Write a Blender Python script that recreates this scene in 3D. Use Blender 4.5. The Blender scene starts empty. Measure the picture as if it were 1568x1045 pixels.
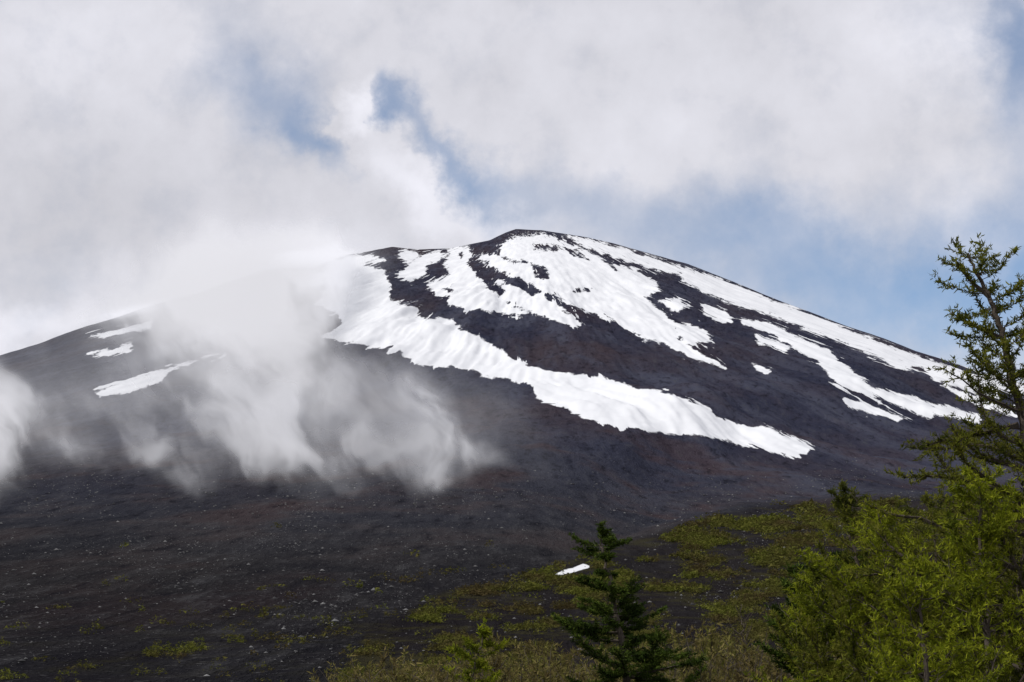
import bpy, math, numpy as np
from mathutils import Vector
# ---------------------------------------------------------------- survey helpers
F=60/36*1568.0; PITCH=math.atan(527.5/F); cp,sp=math.cos(PITCH),math.sin(PITCH)
def ray(px,py):
    px=np.asarray(px,float);py=np.asarray(py,float)
    dx=(px-784)/F; dy=(522.5-py)/F
    return dx,(cp-dy*sp),(sp+dy*cp)
def uE(px,py):
    x,y,z=ray(px,py); return x/y,z/y
def P(px,py,Y):
    u,E=uE(px,py); return np.array([float(u)*Y,Y,float(E)*Y])
def bearing(x,y,z):
    fw=y*cp+z*sp; up=-y*sp+z*cp
    fw=np.where(fw<1,1,fw)
    return 784+F*x/fw, 522.5-F*up/fw
# ---------------------------------------------------------------- noise
_tabs={}
def vn(x,y,seed=0):
    if seed not in _tabs: _tabs[seed]=np.random.default_rng(seed+100).uniform(-1,1,(256,256))
    T=_tabs[seed]
    xi=np.floor(x).astype(int); yi=np.floor(y).astype(int)
    fx=x-xi; fy=y-yi; fx=fx*fx*fx*(fx*(fx*6-15)+10); fy=fy*fy*fy*(fy*(fy*6-15)+10)
    a=T[xi&255,yi&255]; b=T[(xi+1)&255,yi&255]; c=T[xi&255,(yi+1)&255]; d=T[(xi+1)&255,(yi+1)&255]
    return (a*(1-fx)+b*fx)*(1-fy)+(c*(1-fx)+d*fx)*fy
def fbm(x,y,o=5,seed=0,g=0.5):
    s=0;a=1;n=0
    for i in range(o):
        ca,sa=math.cos(i*.7),math.sin(i*.7)
        s=s+a*vn((x*ca-y*sa)*2**i+i*17.3,(x*sa+y*ca)*2**i+i*9.1,seed+i); n+=a; a*=g
    return s/n
def sstep(a,b,x):
    t=np.clip((x-a)/(b-a),0,1); return t*t*(3-2*t)
def blur(A,r,ax):
    k=np.ones(2*r+1)/(2*r+1); P_=np.concatenate([np.repeat(np.take(A,[0],ax),r,ax),A,np.repeat(np.take(A,[-1],ax),r,ax)],ax)
    return np.apply_along_axis(lambda v:np.convolve(v,k,'valid'),ax,P_)
# ---------------------------------------------------------------- mesh helper
def build(name,V,faces,mats,fm=None,attrs=None,smooth=False):
    me=bpy.data.meshes.new(name)
    V=np.asarray(V,dtype=np.float32); me.vertices.add(len(V)); me.vertices.foreach_set("co",V.ravel())
    idx=[];st=[];o=0
    for f in faces:
        k=f.shape[1]; idx.append(f.ravel()); st.append(o+np.arange(len(f))*k); o+=f.size
    idx=np.concatenate(idx).astype(np.int32); st=np.concatenate(st).astype(np.int32)
    me.loops.add(len(idx)); me.loops.foreach_set("vertex_index",idx)
    me.polygons.add(len(st)); me.polygons.foreach_set("loop_start",st)
    for m in mats: me.materials.append(m)
    if fm is not None: me.polygons.foreach_set("material_index",np.asarray(fm,dtype=np.int32))
    me.update(calc_edges=True); me.validate()
    me.polygons.foreach_set("use_smooth",np.full(len(me.polygons),smooth))
    if attrs:
        for k,a in attrs.items():
            at=me.attributes.new(k,'FLOAT','POINT'); at.data.foreach_set("value",np.asarray(a,dtype=np.float32).ravel())
    ob=bpy.data.objects.new(name,me); bpy.context.scene.collection.objects.link(ob); return ob
# ---------------------------------------------------------------- node helper
class NT:
    def __init__(s,tree): s.t=tree; s.n=tree.nodes; s.l=tree.links
    def node(s,typ,ins=None,**kw):
        nd=s.n.new(typ)
        for k,v in kw.items(): setattr(nd,k,v)
        if ins:
            for k,v in ins.items():
                if isinstance(v,bpy.types.NodeSocket): s.l.new(v,nd.inputs[k])
                else: nd.inputs[k].default_value=v
        return nd
    def m(s,op,a,b=0.0,c=0.0,clamp=False):
        return s.node('ShaderNodeMath',{0:a,1:b,2:c},operation=op,use_clamp=clamp).outputs[0]
    def mr(s,v,a,b,c=0.0,d=1.0,t='SMOOTHSTEP'):
        return s.node('ShaderNodeMapRange',{'Value':v,'From Min':a,'From Max':b,'To Min':c,'To Max':d},interpolation_type=t).outputs[0]
    def mix(s,f,a,b):
        nd=s.n.new('ShaderNodeMix'); nd.data_type='RGBA'
        for i,v in ((0,f),(6,a),(7,b)):
            if isinstance(v,bpy.types.NodeSocket): s.l.new(v,nd.inputs[i])
            else: nd.inputs[i].default_value=(v if i==0 else (*v,1) if len(v)==3 else v)
        return nd.outputs[2]
    def noise(s,vec,scale,det=5,rough=.55,dist=0.0):
        return s.node('ShaderNodeTexNoise',{'Vector':vec,'Scale':scale,'Detail':det,'Roughness':rough,'Distortion':dist}).outputs[0]
    def attr(s,nm): return s.node('ShaderNodeAttribute',attribute_name=nm).outputs['Fac']
    def vmul(s,v,w): return s.node('ShaderNodeVectorMath',{0:v,1:w},operation='MULTIPLY').outputs[0]
def newmat(name):
    m=bpy.data.materials.new(name); m.use_nodes=True; m.node_tree.nodes.clear(); return m,NT(m.node_tree)
# ================================================================ TERRAIN
SIL=[(0,545),(60,527),(130,501),(200,478),(260,460),(300,450),(350,432),(400,415),(430,410),(480,411),(500,402),(535,390),(570,384),(600,378),(640,382),(690,380),(720,374),(750,368),(775,356),(790,351),(830,353),(860,358),(900,364),(940,373),(1000,390),(1050,404),(1100,423),(1150,443),(1200,463),(1260,485),(1300,500),(1350,517),(1400,537),(1450,553),(1500,570),(1568,588),(1700,630),(1900,700)]
SIL=[(-1500,930),(-800,790),(-300,640)]+SIL+[(2400,830),(3200,930)]
su,sE=uE([a for a,b in SIL],[b for a,b in SIL])
def Esil(u): return np.interp(u,su,sE)
_,tE=uE(np.full(7,784),[1075,1045,900,750,600,450,340]); ty=np.log([225,265,700,1500,2900,4200,5050])
Eg=np.linspace(tE[0],tE[-1],600); lg=np.interp(Eg,tE,ty)
k=np.ones(61)/61; lgp=np.concatenate([2*lg[0]-lg[30:0:-1],lg,2*lg[-1]-lg[-2:-32:-1]]); lg=np.convolve(lgp,k,'valid')
def y0(E): return np.exp(np.interp(E,Eg,lg))
ru,_=uE([-3000,0,400,790,1100,1568,4000],[500]*7); ry=[3000,3900,4700,5000,4800,4000,3000]
def yridge(u): return np.interp(u,ru,ry)
OFF=80.0
uc=np.concatenate([-np.geomspace(2.5,0.345,34),np.linspace(-0.34,0.34,820),np.geomspace(0.345,2.5,34)])
yr=yridge(uc); ur=uc*(1+OFF/yr); Es=Esil(ur); Eb=tE[0]
t=np.linspace(0,1,430)[:,None]
E=Eb+(Es[None,:]-Eb)*t
Y=y0(E)*(yr/y0(Es))[None,:]**(t**3)
RB=[(700,930),(780,885),(850,858),(960,828),(1050,800),(1130,778),(1220,768),(1300,763),(1450,758),(1700,752)]
bu,bE=uE([a for a,b in RB],[b for a,b in RB])
uu=uc[None,:]*(1+OFF/Y)
Eline=np.interp(uu,bu,bE)+.0018*fbm(uu*60,uu*0,3,71)
amt=sstep(bu[1],bu[4],uu)
Y=Y*(1+.26*amt*sstep(0,.0030,E-Eline)*(1-sstep(.02,.075,E-Eline)))
Y=np.maximum.accumulate(Y,axis=0)+np.arange(430)[:,None]*.01
Z=E*Y; X=uc[None,:]*(Y+OFF)
xs,ys,_z=P(800,352,5000)
r=np.hypot(X-xs,Y-ys)+1; th=np.arctan2(X-xs,ys-Y+200)
rib=fbm(th*13+0.3*vn(X/500,Y/500,5),np.log(r)*1.3,5,11,.6)
A=34*sstep(60,900,r)*sstep(1300,2800,Y)
dz=rib*A+fbm(X/160,Y/160,5,21)*(3+8*sstep(1500,3000,Y))+fbm(X/22,Y/22,3,31)*(.7+1.2*sstep(800,3000,Y))
dz*=(1-0.86*t**10)*sstep(0,.04,t)
Z=Z+dz
Yn=np.concatenate([np.linspace(-60,60,16),np.linspace(75,205,10)])
zn=np.interp(Yn,[-60,0,20,45,100,170,225],[-1.4,-1.7,-2.3,-3.2,-3.8,-3.2,Eb*225])
Yn2=np.repeat(Yn[:,None],len(uc),1); Xn=uc[None,:]*(Yn2+OFF); Zn=np.repeat(zn[:,None],len(uc),1)+fbm(Xn/9,Yn2/9,4,41)*.35*sstep(2,12,np.hypot(Xn,Yn2))
bk=np.array([15,45,110,260,600,1400,3500,9000,25000.]); bz=np.array([-2,-12,-45,-130,-300,-600,-900,-1400,-1500.])
Yb=Y[-1][None,:]+bk[:,None]; Zb=np.maximum(Z[-1][None,:]+bz[:,None],-30); Xb=uc[None,:]*(Yb+OFF)
GX=np.vstack([Xn,X,Xb]);GY=np.vstack([Yn2,Y,Yb]);GZ=np.vstack([Zn,Z,Zb])
PX,PY=bearing(GX,GY,GZ); R,C=GX.shape
def sdf(px,py,polys,lim=25.):
    D=np.full(px.shape,lim)
    for pl in polys:
        pl=np.array(pl,float); lo=pl.min(0)-lim; hi=pl.max(0)+lim
        m=(px>lo[0])&(px<hi[0])&(py>lo[1])&(py<hi[1])
        x=px[m];y=py[m]
        if not len(x): continue
        d=np.full(x.shape,1e9); ins=np.zeros(x.shape,bool)
        for i in range(len(pl)):
            a=pl[i];b=pl[(i+1)%len(pl)]; e=b-a
            h=np.clip(((x-a[0])*e[0]+(y-a[1])*e[1])/(e@e+1e-9),0,1)
            d=np.minimum(d,np.hypot(x-a[0]-h*e[0],y-a[1]-h*e[1]))
            c=((a[1]>y)!=(b[1]>y)); 
            if abs(e[1])>1e-9: ins^=c&(x<a[0]+e[0]*(y-a[1])/e[1])
        d=np.where(ins,-d,d); D[m]=np.minimum(D[m],d)
    return D
SNOW=[
[(505,400),(545,389),(575,392),(590,400),(556,406),(588,415),(600,440),(594,455),(612,466),(642,469),(640,480),(628,487),(655,487),(692,491),(700,503),(740,519),(765,538),(810,560),(850,570),(900,576),(950,588),(1000,597),(1050,610),(1088,624),(1096,638),(1140,649),(1180,658),(1200,668),(1235,678),(1243,687),(1235,694),(1190,693),(1140,682),(1090,669),(1060,664),(1030,663),(1000,660),(950,652),(900,640),(880,635),(870,625),(840,617),(820,605),(815,594),(790,583),(765,577),(740,575),(720,568),(690,562),(650,560),(620,550),(615,540),(590,533),(550,527),(520,523),(495,518),(515,505),(523,495),(515,480),(480,465),(500,440),(495,415)],
[(610,384),(636,385),(641,395),(625,403),(611,396)],
[(640,394),(672,384),(684,392),(655,406),(650,422),(628,432),(610,422),(625,407)],
[(690,379),(716,377),(722,392),(714,402),(727,418),(735,428),(750,442),(767,455),(782,470),(812,478),(795,484),(765,479),(735,475),(712,474),(682,462),(700,448),(688,452),(668,452),(654,436),(670,427),(690,420),(680,405),(685,392)],
[(785,363),(830,359),(862,370),(900,384),(925,400),(945,417),(975,442),(1000,467),(1030,492),(1040,520),(1070,543),(1110,564),(1060,550),(1020,527),(985,517),(940,493),(905,480),(870,465),(840,448),(805,434),(772,418),(733,397),(736,389),(765,391),(766,378)],
[(756,430),(790,432),(820,446),(850,465),(880,485),(890,500),(872,501),(840,487),(812,479),(790,467),(765,455),(772,445)],
[(868,360),(930,373),(1000,395),(1040,411),(1047,421),(1010,415),(960,400),(920,387),(890,376)],
[(1038,407),(1100,426),(1180,459),(1260,489),(1320,513),(1370,533),(1430,555),(1500,575),(1540,590),(1530,597),(1480,583),(1430,569),(1390,558),(1340,547),(1300,529),(1240,505),(1180,482),(1120,465),(1075,446),(1045,430)],
[(938,403),(975,413),(1005,432),(1010,446),(990,457),(965,446),(948,426)],
[(1005,459),(1040,457),(1055,471),(1030,476)],[(1075,466),(1110,477),(1122,495),(1100,492),(1080,480)],
[(1030,495),(1060,496),(1080,508),(1092,526),(1060,526),(1040,513)],
[(1135,487),(1180,495),(1215,513),(1245,525),(1270,536),(1282,552),(1304,567),(1340,594),(1395,607),(1430,621),(1425,641),(1385,623),(1335,606),(1290,593),(1260,568),(1252,552),(1222,535),(1180,510),(1138,496)],
[(1296,612),(1345,623),(1394,641),(1375,645),(1340,634),(1300,622)],
[(1153,557),(1185,567),(1177,574),(1158,568)],[(1158,512),(1209,530),(1202,540),(1163,525)],
[(1405,557),(1460,572),(1530,597),(1530,611),(1480,600),(1425,579)],
[(1343,541),(1392,551),(1406,568),(1363,560)],[(1418,615),(1500,636),(1500,648),(1430,633)],
[(1480,558),(1568,586),(1568,604),(1520,594)],[(1440,590),(1510,610),(1560,626),(1550,636),(1480,614)],
[(148,602),(230,571),(338,541),(264,568),(250,583),(200,598),(152,609)],
[(136,542),(202,525),(198,538),(148,547)],[(140,514),(234,490),(230,502),(158,517)],
[(430,415),(475,411),(500,424),(485,442),(445,436)],
[(848,881),(862,872),(880,868),(893,863),(904,868),(890,874),(872,880)],
]
HOLE=[[(813,404),(832,408),(843,427),(825,429)],[(816,373),(857,377),(853,384),(819,382)],[(878,439),(906,443),(901,449),(880,446)],[(730,397),(752,414),(800,428),(832,446),(815,452),(775,434),(745,420)],[(700,385),(712,388),(706,394)],[(848,374),(885,385),(903,399),(880,393)],[(680,443),(694,440),(690,450)],[(770,395),(800,400),(806,404),(785,402)]]
sd=sdf(PX,PY,SNOW); hd=sdf(PX,PY,HOLE); sd=np.maximum(sd,-hd)
sd=np.where(PY>780,sd*1.5-.5,sd)
sd[:len(Yn)]=25; 
VEG=[[(780,885),(850,858),(960,828),(1050,800),(1130,778),(1220,768),(1300,763),(1450,758),(1700,752),(1700,1100),(480,1100),(560,965),(680,905)]]
vd=sdf(PX,PY,VEG,120.)
vd[:len(Yn)]=-60
veg=sstep(3,-8,vd)*.85+.16*sstep(880,1000,PY)+.5*sstep(16,0,np.abs(PY-(1030-PX*.12)))*sstep(1,200,PX)
veg=np.clip(veg,0,1); veg[:len(Yn)]=.8; veg=np.where(GY>3000,0,veg)
i,j=np.meshgrid(np.arange(R-1),np.arange(C-1),indexing='ij'); a=(i*C+j).ravel()
Fq=np.stack([a,a+1,a+C+1,a+C],1)
mt,n=newmat("volcanic_slope")
geo=n.node('ShaderNodeNewGeometry'); pos=geo.outputs['Position']; sep=n.node('ShaderNodeSeparateXYZ',{0:pos})
v1=n.vmul(pos,(1,.12,1))
e1=n.noise(v1,1/22,7,.64,.3); e2=n.noise(v1,1/90,3,.5)
fan=n.attr('fan'); rad=n.attr('rad')
fv=n.node('ShaderNodeCombineXYZ',{0:fan,1:rad,2:0.0}).outputs[0]
e3=n.noise(fv,1.3,5,.6,.4)
e4=n.noise(n.vmul(fv,(2.6,.55,1)),1.0,5,.6,.2); e5=n.noise(n.vmul(fv,(2.1,.6,1)),1.3,5,.65,.2)
sdn=n.attr('snow_d')
d=n.m('ADD',sdn,n.m('MULTIPLY',n.m('SUBTRACT',e1,.5),18))
d=n.m('ADD',d,n.m('MULTIPLY',n.m('SUBTRACT',e3,.5),18))
d=n.m('ADD',d,n.m('MULTIPLY',n.mr(e4,.61,.72),n.mr(sdn,-12,-3,0,12)))
d=n.m('SUBTRACT',d,n.m('MULTIPLY',n.mr(e5,.56,.68),n.mr(sdn,22,5,0,9)))
d=n.m('SUBTRACT',d,.2)
snow=n.mr(d,1.2,-1.2)
c1=n.noise(n.vmul(pos,(1,.4,1)),1/300,5,.6); c2=n.noise(v1,1/12,6,.7); c3=n.noise(pos,1/3.2,4,.75); cs=n.noise(fv,.7,6,.65)
c4=n.noise(n.vmul(pos,(1,.5,1)),1/110,5,.6)
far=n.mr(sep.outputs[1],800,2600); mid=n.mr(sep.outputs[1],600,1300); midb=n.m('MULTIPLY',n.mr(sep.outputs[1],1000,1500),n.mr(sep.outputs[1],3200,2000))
colf_haze=n.mix(n.mr(c1,.40,.72),(.030,.033,.056),(.050,.041,.052)); colf_haze=n.mix(n.mr(cs,.42,.68),colf_haze,(.064,.068,.098));  # far rock colour has the blue aerial haze painted in
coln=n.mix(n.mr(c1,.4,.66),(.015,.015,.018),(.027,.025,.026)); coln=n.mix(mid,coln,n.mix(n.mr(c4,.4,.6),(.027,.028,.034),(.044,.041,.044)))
col=n.mix(far,coln,colf_haze)
col=n.mix(n.m('MULTIPLY',n.mr(c4,.49,.66),n.m('MULTIPLY_ADD',midb,.35,.15)),col,(.056,.032,.030))
col=n.mix(n.m('MULTIPLY',n.mr(c2,.5,.75),.45),col,(.078,.078,.084))
col=n.mix(n.m('MULTIPLY',n.mr(c3,.57,.70),n.m('SUBTRACT',.75,n.m('MULTIPLY',far,.5))),col,(.125,.125,.128))
col=n.mix(n.m('MULTIPLY',n.mr(c2,.5,.3),.7),col,(.010,.010,.014))
vg=n.m('MULTIPLY',n.attr('veg'),n.mr(n.noise(n.vmul(pos,(.6,.3,1.5)),1/14,6,.7),.49,.63))
col=n.mix(n.m('MULTIPLY',n.attr('veg'),.7),col,(.014,.012,.013))
col=n.mix(n.m('MULTIPLY',vg,.55),col,n.mix(n.noise(pos,1/6,4,.6),(.028,.028,.011),(.060,.055,.020)))
sc=n.mix(n.mr(n.noise(fv,1.6,4,.5),.35,.7),(.67,.685,.71),(.59,.605,.635))
bs=n.node('ShaderNodeBump',{'Strength':1.0,'Distance':8.0,'Height':n.m('ADD',c2,n.m('MULTIPLY',c3,.25))}).outputs[0]
bsn=n.node('ShaderNodeBump',{'Strength':.15,'Distance':7.0,'Height':n.m('ADD',e3,n.m('MULTIPLY',e2,1.5))}).outputs[0]
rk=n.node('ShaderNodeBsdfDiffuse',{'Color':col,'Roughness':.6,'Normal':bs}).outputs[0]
sn=n.node('ShaderNodeBsdfDiffuse',{'Color':sc,'Normal':bsn}).outputs[0]
ms=n.node('ShaderNodeMixShader',{0:snow,1:rk,2:sn}).outputs[0]
n.node('ShaderNodeOutputMaterial',{'Surface':ms})
GR=np.hypot(GX-xs,GY-ys)+1; GT=np.arctan2(GX-xs,ys-GY+200)
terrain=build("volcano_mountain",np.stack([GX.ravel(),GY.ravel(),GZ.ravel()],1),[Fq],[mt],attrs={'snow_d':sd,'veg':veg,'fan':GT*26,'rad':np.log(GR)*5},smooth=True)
# ================================================================ vegetation on slope
def picks(w,N,rng):
    w=w.ravel(); w=w/w.sum(); return rng.choice(len(w),N,p=w)
dPX=np.abs(np.gradient(PX,axis=1)); dPY=np.abs(np.gradient(PY,axis=0)); area=dPX*dPY
vis=(PX>-150)&(PX<1720)&(PY<1090)&(GY>220)&(GY<2600)
tr=np.full(GX.shape,False); tr[len(Yn):len(Yn)+430]=True; vis&=tr
rng=np.random.default_rng(3)
cl=fbm(PX/50+PY/34,PY/13-PX/160,5,51,.58)
w=area*vis*np.clip(sstep(.06,.24,cl)*(1.3*sstep(0,-16,vd)+.045*sstep(800,960,PY)+.4*sstep(18,0,np.abs(PY-(1035-PX*.13)))*sstep(650,400,PX)),0,2)
w=np.where(sd<6,0,w)
Nc=8500; id_=picks(w,Nc,rng)
cx,cy,cz=GX.ravel()[id_],GY.ravel()[id_],GZ.ravel()[id_]
K=36; rx=cy*rng.uniform(.0015,.008,Nc); ry_=rx*rng.uniform(.6,1.6,Nc)+1; hh=np.minimum(cy*.0034,3.0)*rng.uniform(.4,1.6,Nc)+.2
rho=np.sqrt(rng.random((Nc,K))); ph=rng.random((Nc,K))*6.283
lx=cx[:,None]+rx[:,None]*rho*np.cos(ph); ly=cy[:,None]+ry_[:,None]*rho*np.sin(ph)
lz=cz[:,None]+hh[:,None]*np.sqrt(1.02-rho**2)*rng.uniform(.3,1,(Nc,K))+.10*ry_[:,None]*rho*np.sin(ph)
s=(cy*.0009)[:,None]*rng.uniform(.5,1.3,(Nc,K))
def tris(px,py,pz,s,rng,flat=1.0):
    c=np.stack([px.ravel(),py.ravel(),pz.ravel()],1); s=s.ravel()[:,None]
    out=np.empty((len(c),3,3))
    for q in range(3):
        dd=rng.normal(size=c.shape); dd[:,2]*=flat; out[:,q]=c+dd*s*.75
    return out.reshape(-1,3),np.arange(len(c)*3).reshape(-1,3)
def leafmat(name,a,b,dark,trans=.35,scale=3.0,lo=.42):
    m,n=newmat(name); g=n.node('ShaderNodeNewGeometry')
    rp=g.outputs['Random Per Island']; nz=n.noise(g.outputs['Position'],scale,3,.6)
    c=n.mix(rp,a,b); c=n.mix(n.mr(nz,lo,.66,0.0,.8),c,dark)
    d=n.node('ShaderNodeBsdfDiffuse',{'Color':c}).outputs[0]; t_=n.node('ShaderNodeBsdfTranslucent',{'Color':c}).outputs[0]
    n.node('ShaderNodeOutputMaterial',{'Surface':n.node('ShaderNodeMixShader',{0:trans,1:d,2:t_}).outputs[0]})
    return m
V,Ff=tris(lx,ly,lz,s,rng,.7)
mshrub=leafmat("alpine_shrub_leaves",(.052,.064,.010),(.130,.132,.028),(.055,.036,.022),.25,.03,.37)
build("alpine_shrubs",V,[Ff],[mshrub])
w=area*vis*(sstep(690,760,PY)*sstep(1080,900,PY)*(.25+sstep(0,.5,fbm(PX/120,PY/40,3,61)))); w=np.where(sd<3,0,w)
Nr=13000; id_=picks(w,Nr,rng); c=np.stack([GX.ravel()[id_],GY.ravel()[id_],GZ.ravel()[id_]],1)+rng.normal(size=(Nr,3))*[1,2,0]
sz=(c[:,1]*.0004*rng.pareto(3.6,Nr)+c[:,1]*.0002).clip(0,1.1)
oc=np.array([[1,0,0],[-1,0,0],[0,1,0],[0,-1,0],[0,0,1],[0,0,-1.]]); of=np.array([[0,2,4],[2,1,4],[1,3,4],[3,0,4],[2,0,5],[1,2,5],[3,1,5],[0,3,5]])
rv=(c[:,None,:]+oc[None]*sz[:,None,None]*rng.uniform(.6,1.3,(Nr,6,3))*[1.2,1,.75]).reshape(-1,3)
rf=(of[None]+np.arange(Nr)[:,None,None]*6).reshape(-1,3)
mr_,n=newmat("lava_rock"); g=n.node('ShaderNodeNewGeometry')
n.node('ShaderNodeOutputMaterial',{'Surface':n.node('ShaderNodeBsdfDiffuse',{'Color':n.mix(g.outputs['Random Per Island'],(.04,.04,.042),(.18,.18,.18))}).outputs[0]})
build("scree_rocks",rv,[rf],[mr_])
# ================================================================ TREES
class Acc:
    def __init__(s): s.V=[];s.F=[];s.n=0;s.tp=[];s.ta=[]
    def tube(s,p,r,k=5):
        p=np.asarray(p,float); r=np.asarray(r,float); m=len(p)
        tg=np.gradient(p,axis=0); tg/=np.linalg.norm(tg,axis=1)[:,None]+1e-9
        ref=np.array([.31,.2,.93]) if abs(tg[0,2])<.8 else np.array([1,.1,0.])
        a=np.cross(tg,ref); a/=np.linalg.norm(a,axis=1)[:,None]+1e-9; b=np.cross(tg,a)
        an=np.arange(k)*2*math.pi/k
        v=p[:,None]+(a[:,None]*np.cos(an)[None,:,None]+b[:,None]*np.sin(an)[None,:,None])*r[:,None,None]
        i,j=np.meshgrid(np.arange(m-1),np.arange(k),indexing='ij'); i=i.ravel();j=j.ravel()
        f=np.stack([i*k+j,i*k+(j+1)%k,(i+1)*k+(j+1)%k,(i+1)*k+j],1)+s.n
        s.V.append(v.reshape(-1,3)); s.F.append(f); s.n+=m*k
def path(rng,st,d,L,n,wig,up):
    p=[np.array(st,float)]; d=np.array(d,float); d/=np.linalg.norm(d)
    for q in range(n):
        d=d+rng.normal(size=3)*wig+np.array([0,0,up]); d/=np.linalg.norm(d); p.append(p[-1]+d*L/n)
    return np.array(p)
def branch(acc,rng,st,d,L,r,o):
    n=max(5,int(L/o['seg'])); p=path(rng,st,d,L,n,o['wig'],o['up']/n*5)
    rr=np.linspace(r,r*.25,n+1); acc.tube(p,rr,4)
    tg=np.gradient(p,axis=0); tg/=np.linalg.norm(tg,axis=1)[:,None]
    bare=rng.random()<o.get('bare',0)
    for q in range(1,n+1):
        f=q/n
        for side in (-1,1):
            if rng.random()<o['pt']*(.45+.55*f) or q==n:
                pr=np.cross(tg[q],[0,0,1]); pr/=np.linalg.norm(pr)+1e-6
                dd=tg[q]*.75+side*pr*rng.uniform(.3,1.0)+np.array([0,0,rng.normal(.05+o['tz'],.3*o['fl'])])
                l=o['tl']*(L**.6)*(1.05-.65*f)*rng.uniform(.5,1.2); m=max(3,int(l/.06))
                tp=path(rng,p[q],dd,l,m,o['wig']*1.1,o['up']*.15)
                acc.tube(tp,np.linspace(r*.2+.001*o['s'],.001*o['s'],m+1),3)
                if bare or rng.random()<o.get('dead',0): continue
                nt=max(2,int(l/o['ts'])); u=np.linspace(.08,1,nt)*m; i0=np.minimum(u.astype(int),m-1); fr=(u-i0)[:,None]
                acc.tp.append(tp[i0]*(1-fr)+tp[i0+1]*fr); ax=tp[i0+1]-tp[i0]; acc.ta.append(ax/(np.linalg.norm(ax,axis=1)[:,None]+1e-9))
    if not bare and rng.random()>o.get('dead',0):
        nt=int(L*.8/o['ts'])+1; u=np.linspace(.2,1,nt)*n; i0=np.minimum(u.astype(int),n-1); fr=(u-i0)[:,None]
        acc.tp.append(p[i0]*(1-fr)+p[i0+1]*fr); acc.ta.append(tg[i0])
def finish(acc,rng,name,o,mats):
    V=np.concatenate(acc.V);Fw=np.concatenate(acc.F)
    tp=np.concatenate(acc.tp);ta=np.concatenate(acc.ta); nb=o['nb']
    tp=np.repeat(tp,nb,0);ta=np.repeat(ta,nb,0); N=len(tp)
    rd=rng.normal(size=(N,3)); rd/=np.linalg.norm(rd,axis=1)[:,None]
    d=ta*o['ax']+rd*[1,1,o.get('nz',1)]+[0,0,o.get('nu',0)]; d/=np.linalg.norm(d,axis=1)[:,None]
    sd_=np.cross(d,rng.normal(size=(N,3))); sd_/=np.linalg.norm(sd_,axis=1)[:,None]
    l=o['nl']*rng.uniform(.6,1.25,N)[:,None]; w_=o['nw']*rng.uniform(.7,1.3,N)[:,None]
    b=tp+rng.normal(size=(N,3))*o['nl']*.15
    T=np.stack([b-sd_*w_*.35,b+sd_*w_*.35,b+d*l*.6+sd_*w_*.5,b+d*l],1).reshape(-1,3)
    Fn=np.arange(N*4).reshape(-1,4)+len(V)
    fm=np.concatenate([np.zeros(len(Fw)),np.ones(N)])
    return build(name,np.concatenate([V,T]),[Fw,Fn],mats,fm)
def tree(name,trunk,Y,r0,spec,o,mats,seed):
    rng=np.random.default_rng(seed); acc=Acc()
    tp=np.array([P(a,b,Y) for a,b in trunk]); 
    tp[-1,2]=np.interp(Y,[-60,0,20,45,100],[-1.4,-1.7,-2.3,-3.2,-3.8])-.15
    q=np.linspace(0,len(tp)-1,len(tp)*5); tq=np.stack([np.interp(q,np.arange(len(tp)),tp[:,c]) for c in range(3)],1)
    tq[2:-2,:2]+=rng.normal(size=(len(tq)-4,2))*.008*Y/12
    cum=np.concatenate([[0],np.cumsum(np.linalg.norm(np.diff(tq,axis=0),axis=1))]); H=cum[-1]
    acc.tube(tq,r0*(.08+.92*(cum/H)**.9),7)
    rows=[a for a,b in spec]; Ls=[b for a,b in spec]; zt=[P(784,a,Y)[2] for a in rows]
    step=o['ws']; h=step*.4; az=rng.random()*6.28
    zlow=min(zt)-.3
    while h<H:
        p=np.array([np.interp(h,cum,tq[:,c]) for c in range(3)])
        if p[2]<zlow: break
        L0=np.interp(-p[2],[-z for z in zt],Ls); kk=rng.integers(o['k0'],o['k1']+1)
        for b in range(kk):
            az+=2.4+rng.normal()*.4; L=L0*rng.uniform(.5,1.2)
            d=np.array([math.cos(az),math.sin(az)*.9,o['el']+rng.normal()*o.get('elr',.12)])
            branch(acc,rng,p+[0,0,rng.normal()*step*.3],d,L,max(.004*o['s'],r0*(.1+.35*h/H)*min(1,L)),o)
        h+=step*rng.uniform(.6,1.4)
    acc.tp.append(tq[:4]); acc.ta.append(np.repeat([[0,0,1.]],4,0))
    for (a0,b0,a1,b1,dy) in o.get('extra',[]):
        s_=P(a0,b0,Y); e_=P(a1,b1,Y+dy); L=np.linalg.norm(e_-s_); branch(acc,rng,s_,e_-s_,L,.022,dict(o,wig=.09,up=.05,bare=0))
    return finish(acc,rng,name,o,mats)
mb,n=newmat("conifer_bark"); g=n.node('ShaderNodeNewGeometry')
bn=n.noise(g.outputs['Position'],30,5,.7)
n.node('ShaderNodeOutputMaterial',{'Surface':n.node('ShaderNodeBsdfDiffuse',{'Color':n.mix(bn,(.03,.024,.02),(.13,.11,.09)),'Normal':n.node('ShaderNodeBump',{'Strength':.6,'Distance':.01,'Height':bn}).outputs[0]}).outputs[0]})
mlarch=leafmat("larch_needles",(.13,.17,.010),(.30,.32,.026),(.030,.044,.008),.38,2.4,.40)
mlarchd=leafmat("larch_needles_olive",(.08,.10,.012),(.20,.195,.032),(.026,.036,.010),.38,3)
mfir=leafmat("fir_needles",(.028,.050,.010),(.080,.11,.018),(.012,.022,.007),.2,2.0)
LO=dict(seg=.08,wig=.15,up=.06,pt=.85,tl=.32,tz=.08,fl=1.0,s=1.0,ts=.027,nb=8,ax=.5,nl=.040,nw=.0095,ws=.15,k0=2,k1=3,el=.15,dead=.10,nu=.25)
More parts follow.
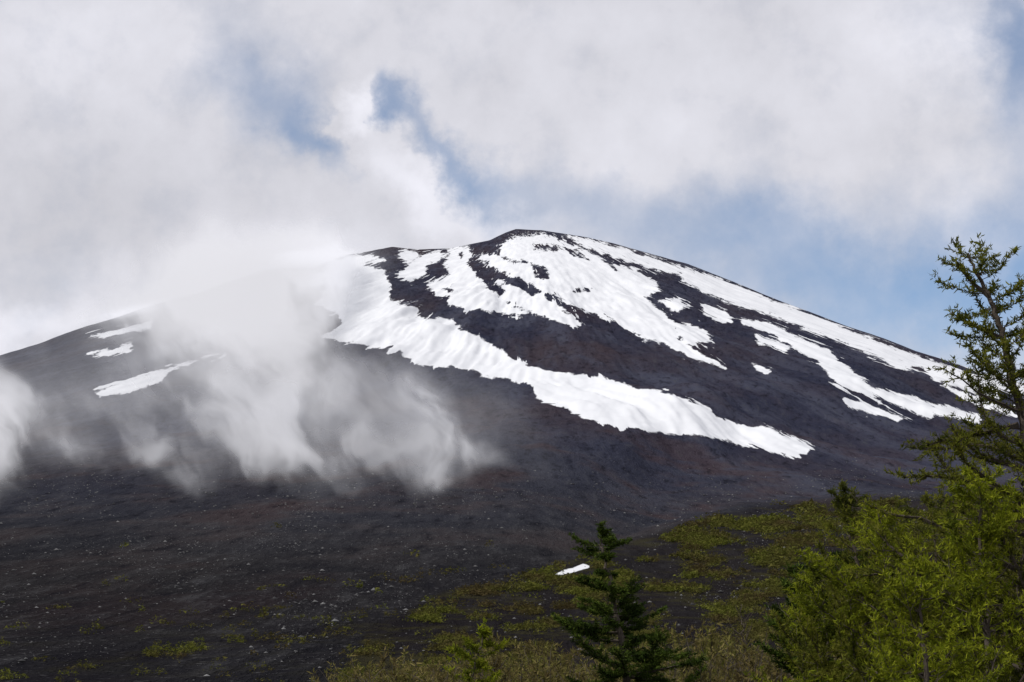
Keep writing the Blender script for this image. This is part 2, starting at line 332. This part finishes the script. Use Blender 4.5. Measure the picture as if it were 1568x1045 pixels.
tree("larch_tree",[(1482,388),(1495,422),(1515,455),(1532,500),(1543,550),(1560,620),(1578,700),(1590,800),(1600,950),(1600,1300)],12,.10,
     [(388,.14),(440,.32),(500,.50),(545,.34),(600,.48),(640,.65),(720,.88),(800,1.05),(900,1.2),(1080,1.4)],
     dict(LO,ws=.105,el=.25,elr=.3,pt=.85,dead=.08,nw=.011,k1=4,extra=[(1585,770,1395,722,-.3),(1560,650,1420,668,.2),(1588,800,1440,760,.3),(1540,520,1455,500,0),(1580,720,1440,700,.1),(1515,455,1465,408,0)]),[mb,mlarchd],11)
LD=dict(LO,ws=.10,k0=3,k1=4,dead=.08,bare=.08,nl=.041,nw=.0105,elr=.38,wig=.18,up=.14)
tree("larch_tree",[(1295,762),(1300,800),(1312,860),(1322,950),(1330,1060),(1335,1300)],14,.06,
     [(762,.10),(790,.24),(830,.34),(880,.5),(940,.6),(1000,.85),(1100,.95)],dict(LD,el=.15),[mb,mlarchd],12)
tree("larch_tree",[(1345,785),(1352,850),(1372,930),(1382,1040),(1385,1300)],13,.06,
     [(785,.12),(825,.38),(900,.65),(960,.78),(1000,.85),(1100,.95)],dict(LD,el=.2),[mb,mlarch],13)
tree("larch_tree",[(1500,740),(1502,860),(1510,940),(1515,1050),(1515,1300)],11,.06,
     [(740,.12),(830,.38),(900,.5),(1000,.65),(1100,.7)],dict(LD,el=.2),[mb,mlarch],14)
tree("larch_tree",[(1428,775),(1436,900),(1440,1000),(1445,1300)],15,.06,
     [(775,.12),(830,.50),(940,.78),(1100,.95)],dict(LD),[mb,mlarchd],15)
tree("larch_tree",[(1250,862),(1262,940),(1272,1040),(1275,1300)],15,.05,
     [(862,.12),(910,.38),(980,.55),(1100,.75)],dict(LD),[mb,mlarch],16)
tree("larch_tree",[(1410,890),(1412,960),(1418,1040),(1420,1300)],9.5,.05,
     [(890,.08),(930,.28),(1000,.42),(1100,.6)],dict(LD,nl=.034,nw=.009),[mb,mlarch],17)
tree("larch_tree",[(1545,780),(1548,900),(1550,1040),(1550,1300)],16,.06,
     [(780,.2),(840,.6),(950,.85),(1100,1.0)],dict(LD),[mb,mlarchd],18)
FO=dict(seg=.09,wig=.07,up=.09,pt=1.0,tl=.34,tz=.0,fl=.35,s=1.6,ts=.032,nb=10,ax=.6,nl=.06,nw=.018,ws=.27,k0=5,k1=7,el=-.02,nz=.8)
tree("fir_tree",[(918,820),(925,850),(935,900),(945,950),(955,1000),(962,1060),(970,1300)],24,.11,
     [(820,.14),(845,.42),(875,.28),(900,.42),(935,.58),(960,.88),(985,1.08),(1030,.95),(1100,1.2)],dict(FO,ws=.29,k0=4),[mb,mfir],21)
tree("fir_tree",[(1290,850),(1296,900),(1300,1000),(1305,1300)],17,.08,
     [(850,.14),(890,.5),(950,.75),(1010,.95),(1100,1.1)],dict(FO,ws=.2),[mb,mfir],22)
tree("larch_sapling",[(742,952),(736,985),(728,1015),(722,1060),(720,1300)],24,.05,
     [(952,.10),(985,.32),(1010,.5),(1060,.5),(1100,.5)],dict(LO,s=1.8,nl=.075,nw=.021,ts=.05,ws=.22,k0=2,k1=3,dead=.2),[mb,mlarch],31)
tree("bare_birch_sapling",[(1133,930),(1138,970),(1145,1020),(1150,1080),(1150,1300)],26,.045,
     [(930,.12),(970,.3),(1020,.5),(1100,.6)],dict(LO,s=1.8,nl=.03,nw=.01,ts=.2,nb=2,ws=.17,k0=2,k1=3,el=.8,dead=.7),[mb,mlarchd],32)
rng=np.random.default_rng(77); acc=Acc()
mug=leafmat("undergrowth_leaves",(.10,.11,.02),(.22,.18,.07),(.09,.065,.03),.3,.8)
for q in range(260):
    px=rng.uniform(560,1300) if q<230 else rng.uniform(1150,1500); Yq=rng.uniform(24,46)
    top=1045-rng.uniform(-25,38)*sstep(560,760,px)-18*sstep(900,1150,px)-max(0,rng.normal())*9
    pt=P(px,top,Yq); gz=float(np.interp(Yq,[20,45],[-2.3,-3.2])); 
    for k_ in range(7):
        b0=np.array([pt[0]+rng.normal()*.35,Yq+rng.normal()*.3,gz-.1]); tip=pt+np.array([rng.normal()*.55,rng.normal()*.4,-abs(rng.normal())*.5])
        f=np.linspace(0,1,7)[:,None]; pp=b0*(1-f)+tip*f+rng.normal(size=(7,3))*.035
        acc.tube(pp,np.linspace(.02,.004,7),3)
        for z_ in range(8):
            s0=pp[rng.integers(3,7)]; dd=np.array([rng.normal()*.6,rng.normal()*.5,.8]); l=rng.uniform(.2,.5)
            tp=path(rng,s0,dd,l,4,.15,.02); acc.tube(tp,np.linspace(.007,.003,5),3)
            if rng.random()<.6: acc.tp.append(tp[1:]); acc.ta.append(np.repeat([[0,0,1.]],4,0))
finish(acc,rng,"undergrowth_bushes",dict(nb=6,ax=.5,nl=.10,nw=.028),[mb,mug])
# ================================================================ MIST drifting over the slope
mm,n=newmat("cloud_mist")
al=n.attr('mist_cover')
df=n.node('ShaderNodeBsdfDiffuse',{'Color':(.79,.80,.835,1)}).outputs[0]; tl=n.node('ShaderNodeBsdfTranslucent',{'Color':(.79,.80,.835,1)}).outputs[0]
md=n.node('ShaderNodeMixShader',{0:.4,1:df,2:tl}).outputs[0]
em=n.node('ShaderNodeEmission',{'Color':(.93,.95,1,1),'Strength':.08}).outputs[0]   # faint added glow, stands in for multiple scattering inside the cloud
md=n.node('ShaderNodeAddShader',{0:md,1:em}).outputs[0]
n.node('ShaderNodeOutputMaterial',{'Surface':n.node('ShaderNodeMixShader',{0:al,1:n.node('ShaderNodeBsdfTransparent').outputs[0],2:md}).outputs[0]})
def gs(x,y,cx,cy,sx,sy,rot=0):
    c_,s_=math.cos(math.radians(rot)),math.sin(math.radians(rot)); dx=x-cx;dy=y-cy
    return np.exp(-((dx*c_+dy*s_)/sx)**2-((-dx*s_+dy*c_)/sy)**2)
gx,gy=np.meshgrid(np.arange(-300,1000,2.6),np.arange(230,870,2.6))
uq,Eq=uE(gx,gy); Esq=blur(Esil(uq),22,1); Ec=np.minimum(Eq,Esq); tq=(Ec-Eb)/(Esq-Eb)
Ysurf=y0(Ec)*(yridge(uq)/y0(Esq))**(tq**3)*np.exp(5.5*np.maximum(Eq-Esq,0))
Ysurf=blur(blur(blur(Ysurf,14,0),14,0),14,1)
VEIL=[(330,600,300,95,4,.26),(600,640,170,75,8,.22),(40,620,150,70,-5,.22),(330,470,170,60,-10,.35)]
LAY=[(.93,[(390,465,100,68,0,1.4),(335,440,95,42,-15,.9),(435,540,80,60,30,.65),(300,540,90,55,0,.34),(500,445,36,48,0,.38),(490,402,65,26,0,.6),(400,392,120,42,0,1.0),(310,410,100,36,-15,.9),(235,452,80,26,-20,.5),(560,600,120,70,10,.12),(400,610,150,60,0,.15),(150,478,80,16,-20,.2)],VEIL,0,.5),
     (.86,[(-10,645,46,85,10,.9),(70,615,110,45,-10,.16),(375,645,80,48,25,.42),(440,692,110,28,5,.28),(652,640,28,62,-28,.52),(692,702,66,24,0,.48),(560,692,120,30,0,.24),(250,655,130,60,0,.16),(600,600,100,50,0,.12),(120,668,65,26,10,.26),(350,590,110,60,0,.16),(480,620,75,48,-20,.26),(260,695,75,24,0,.24)],[],40,.85)]
for kf,gl,vl,sdm,na in LAY:
    wx=gx+40*fbm(gx/95,gy/95,4,200+sdm); wy=gy+40*fbm(gx/95,gy/95,4,220+sdm)
    G=sum(a*gs(wx,wy,cx_,cy_,sx,sy,ro) for cx_,cy_,sx,sy,ro,a in gl)
    nz=fbm((wx-.5*wy)/54,wy/84,5,240+sdm,.48)
    M=sstep(-.55,.55,nz+(G-.45)*.45)
    D=G*(1-na*.8+na*1.6*M)
    for cx_,cy_,sx,sy,ro,a_ in vl: D=D+a_*gs(wx,wy,cx_,cy_,sx,sy,ro)*(.75+.5*M)
    D=1-np.exp(-1.25*np.clip(D-.015,0,None)**1.1)
    edge=sstep(-300,-230,gx)*sstep(1000,900,gx)*sstep(235,290,gy)*sstep(866,770,gy)
    D=np.clip(D*edge,0,.96)
    Yq=Ysurf*kf
    vv=np.stack([(uq*Yq).ravel(),Yq.ravel(),(Eq*Yq).ravel()],1)
    r_,c_=gx.shape; i,j=np.meshgrid(np.arange(r_-1),np.arange(c_-1),indexing='ij'); a=(i*c_+j).ravel()
    fq=np.stack([a,a+c_,a+c_+1,a+1],1); keep=D.ravel()[fq].max(1)>.003; fq=fq[keep]
    build("drifting_mist_cloud",vv,[fq],[mm],attrs={'mist_cover':D},smooth=True)
# ================================================================ WORLD
sunaz,sunel=math.radians(-115),math.radians(50)
sc_=bpy.context.scene; w=bpy.data.worlds.new("World"); sc_.world=w; w.use_nodes=True; w.node_tree.nodes.clear(); n=NT(w.node_tree)
tc=n.node('ShaderNodeTexCoord').outputs['Generated']; sp_=n.node('ShaderNodeSeparateXYZ',{0:tc})
az=n.m('MULTIPLY',n.m('ARCTAN2',sp_.outputs[0],sp_.outputs[1]),F); el=n.m('MULTIPLY',n.m('ARCSINE',sp_.outputs[2]),F)
p0=n.node('ShaderNodeCombineXYZ',{0:az,1:el,2:0.0}).outputs[0]
def warp(sc,det,amp,p):
    c=n.node('ShaderNodeTexNoise',{'Vector':tc,'Scale':sc,'Detail':det,'Roughness':.6}).outputs['Color']
    s_=n.node('ShaderNodeVectorMath',{0:c,1:(.5,.5,.5)},operation='SUBTRACT').outputs[0]
    return n.node('ShaderNodeVectorMath',{0:n.vmul(s_,(amp,amp,0)),1:p},operation='ADD').outputs[0]
p1=warp(16,2,80,p0); p1=warp(42,6,115,p1)
def skyc(px,py):
    x,y,z=ray(px,py); l=math.sqrt(x*x+y*y+z*z); return math.atan2(x,y)*F,math.asin(z/l)*F
def gsum(base,L):
    acc=base
    for px,py,sx,sy,rot,a in L:
        a_,e_=skyc(px,py)
        mp=n.node('ShaderNodeMapping',{'Vector':p1,'Location':(a_,e_,0),'Rotation':(0,0,math.radians(rot)),'Scale':(sx,sy,1)},vector_type='TEXTURE').outputs[0]
        dt=n.node('ShaderNodeVectorMath',{0:mp,1:mp},operation='DOT_PRODUCT').outputs['Value']
        g_=n.m('EXPONENT',n.m('MULTIPLY',dt,-1.0)); acc=n.m('MULTIPLY_ADD',g_,a,acc)
    return acc
nb1=n.noise(tc,9,4,.5); nb2=n.noise(tc,26,6,.6)
cov=n.m('ADD',1.02,n.m('MULTIPLY',n.m('SUBTRACT',nb1,.5),.3)); cov=n.m('ADD',cov,n.m('MULTIPLY',n.m('SUBTRACT',nb2,.5),.55))
cov=gsum(cov,[(400,130,95,52,0,-.55),(598,150,32,40,60,-.70),(674,228,90,26,-55,-.65),(490,222,60,32,-30,-.62),(740,285,50,38,0,-.45),(460,175,50,28,0,-.35),
 (1568,70,55,150,0,-.85),(1570,430,190,120,0,-.95),(1290,415,190,65,-20,-.6),(1080,345,230,60,0,-.42),(850,300,130,50,0,-.32),(1250,480,300,60,-20,-.4),(350,30,70,60,0,-.15),
 (606,262,110,27,-50,.75),(548,150,26,24,0,.65),(520,190,25,18,40,.35)])
cov=n.mr(cov,.0,1.0,0.03,1.0,'LINEAR')
val=gsum(n.m('ADD',.69,n.m('ADD',n.m('MULTIPLY',n.m('SUBTRACT',nb1,.5),.36),n.m('MULTIPLY',n.m('SUBTRACT',nb2,.5),.20))),
 [(640,285,120,42,-48,.20),(555,165,38,32,0,.20),(770,345,70,22,0,.12),(40,505,160,35,15,.20),(100,60,160,90,0,.12),(1440,40,110,90,0,.16),(450,380,140,32,0,.08),(160,430,90,30,0,.04),(120,300,170,80,0,-.04),(1100,150,350,90,0,.03),(780,40,250,60,0,.05)])
ccol=n.node('ShaderNodeVectorMath',{0:(.98,.98,1.065),'Scale':val},operation='SCALE').outputs[0]
sk=n.node('ShaderNodeTexSky',sky_type='NISHITA'); sk.sun_disc=False; sk.sun_elevation=sunel; sk.sun_rotation=sunaz; sk.altitude=1500
b1=n.node('ShaderNodeBackground',{'Color':sk.outputs[0],'Strength':.13}).outputs[0]
b2=n.node('ShaderNodeBackground',{'Color':ccol,'Strength':1.0}).outputs[0]
n.node('ShaderNodeOutputWorld',{'Surface':n.node('ShaderNodeMixShader',{0:cov,1:b1,2:b2}).outputs[0]})
L=bpy.data.lights.new("sun",'SUN'); L.energy=2.9; L.angle=math.radians(.6); L.color=(1,.96,.90)
so=bpy.data.objects.new("sun",L); sc_.collection.objects.link(so)
sv=Vector((math.sin(sunaz)*math.cos(sunel),math.cos(sunaz)*math.cos(sunel),math.sin(sunel))); so.rotation_euler=sv.to_track_quat('Z','Y').to_euler()
cam=bpy.data.cameras.new("camera"); cam.lens=60; cam.sensor_width=36; cam.clip_start=.1; cam.clip_end=80000
co=bpy.data.objects.new("camera",cam); sc_.collection.objects.link(co); co.rotation_euler=(math.pi/2+PITCH,0,0); sc_.camera=co
sc_.view_settings.view_transform='Standard'; sc_.view_settings.look='None'; sc_.view_settings.exposure=0
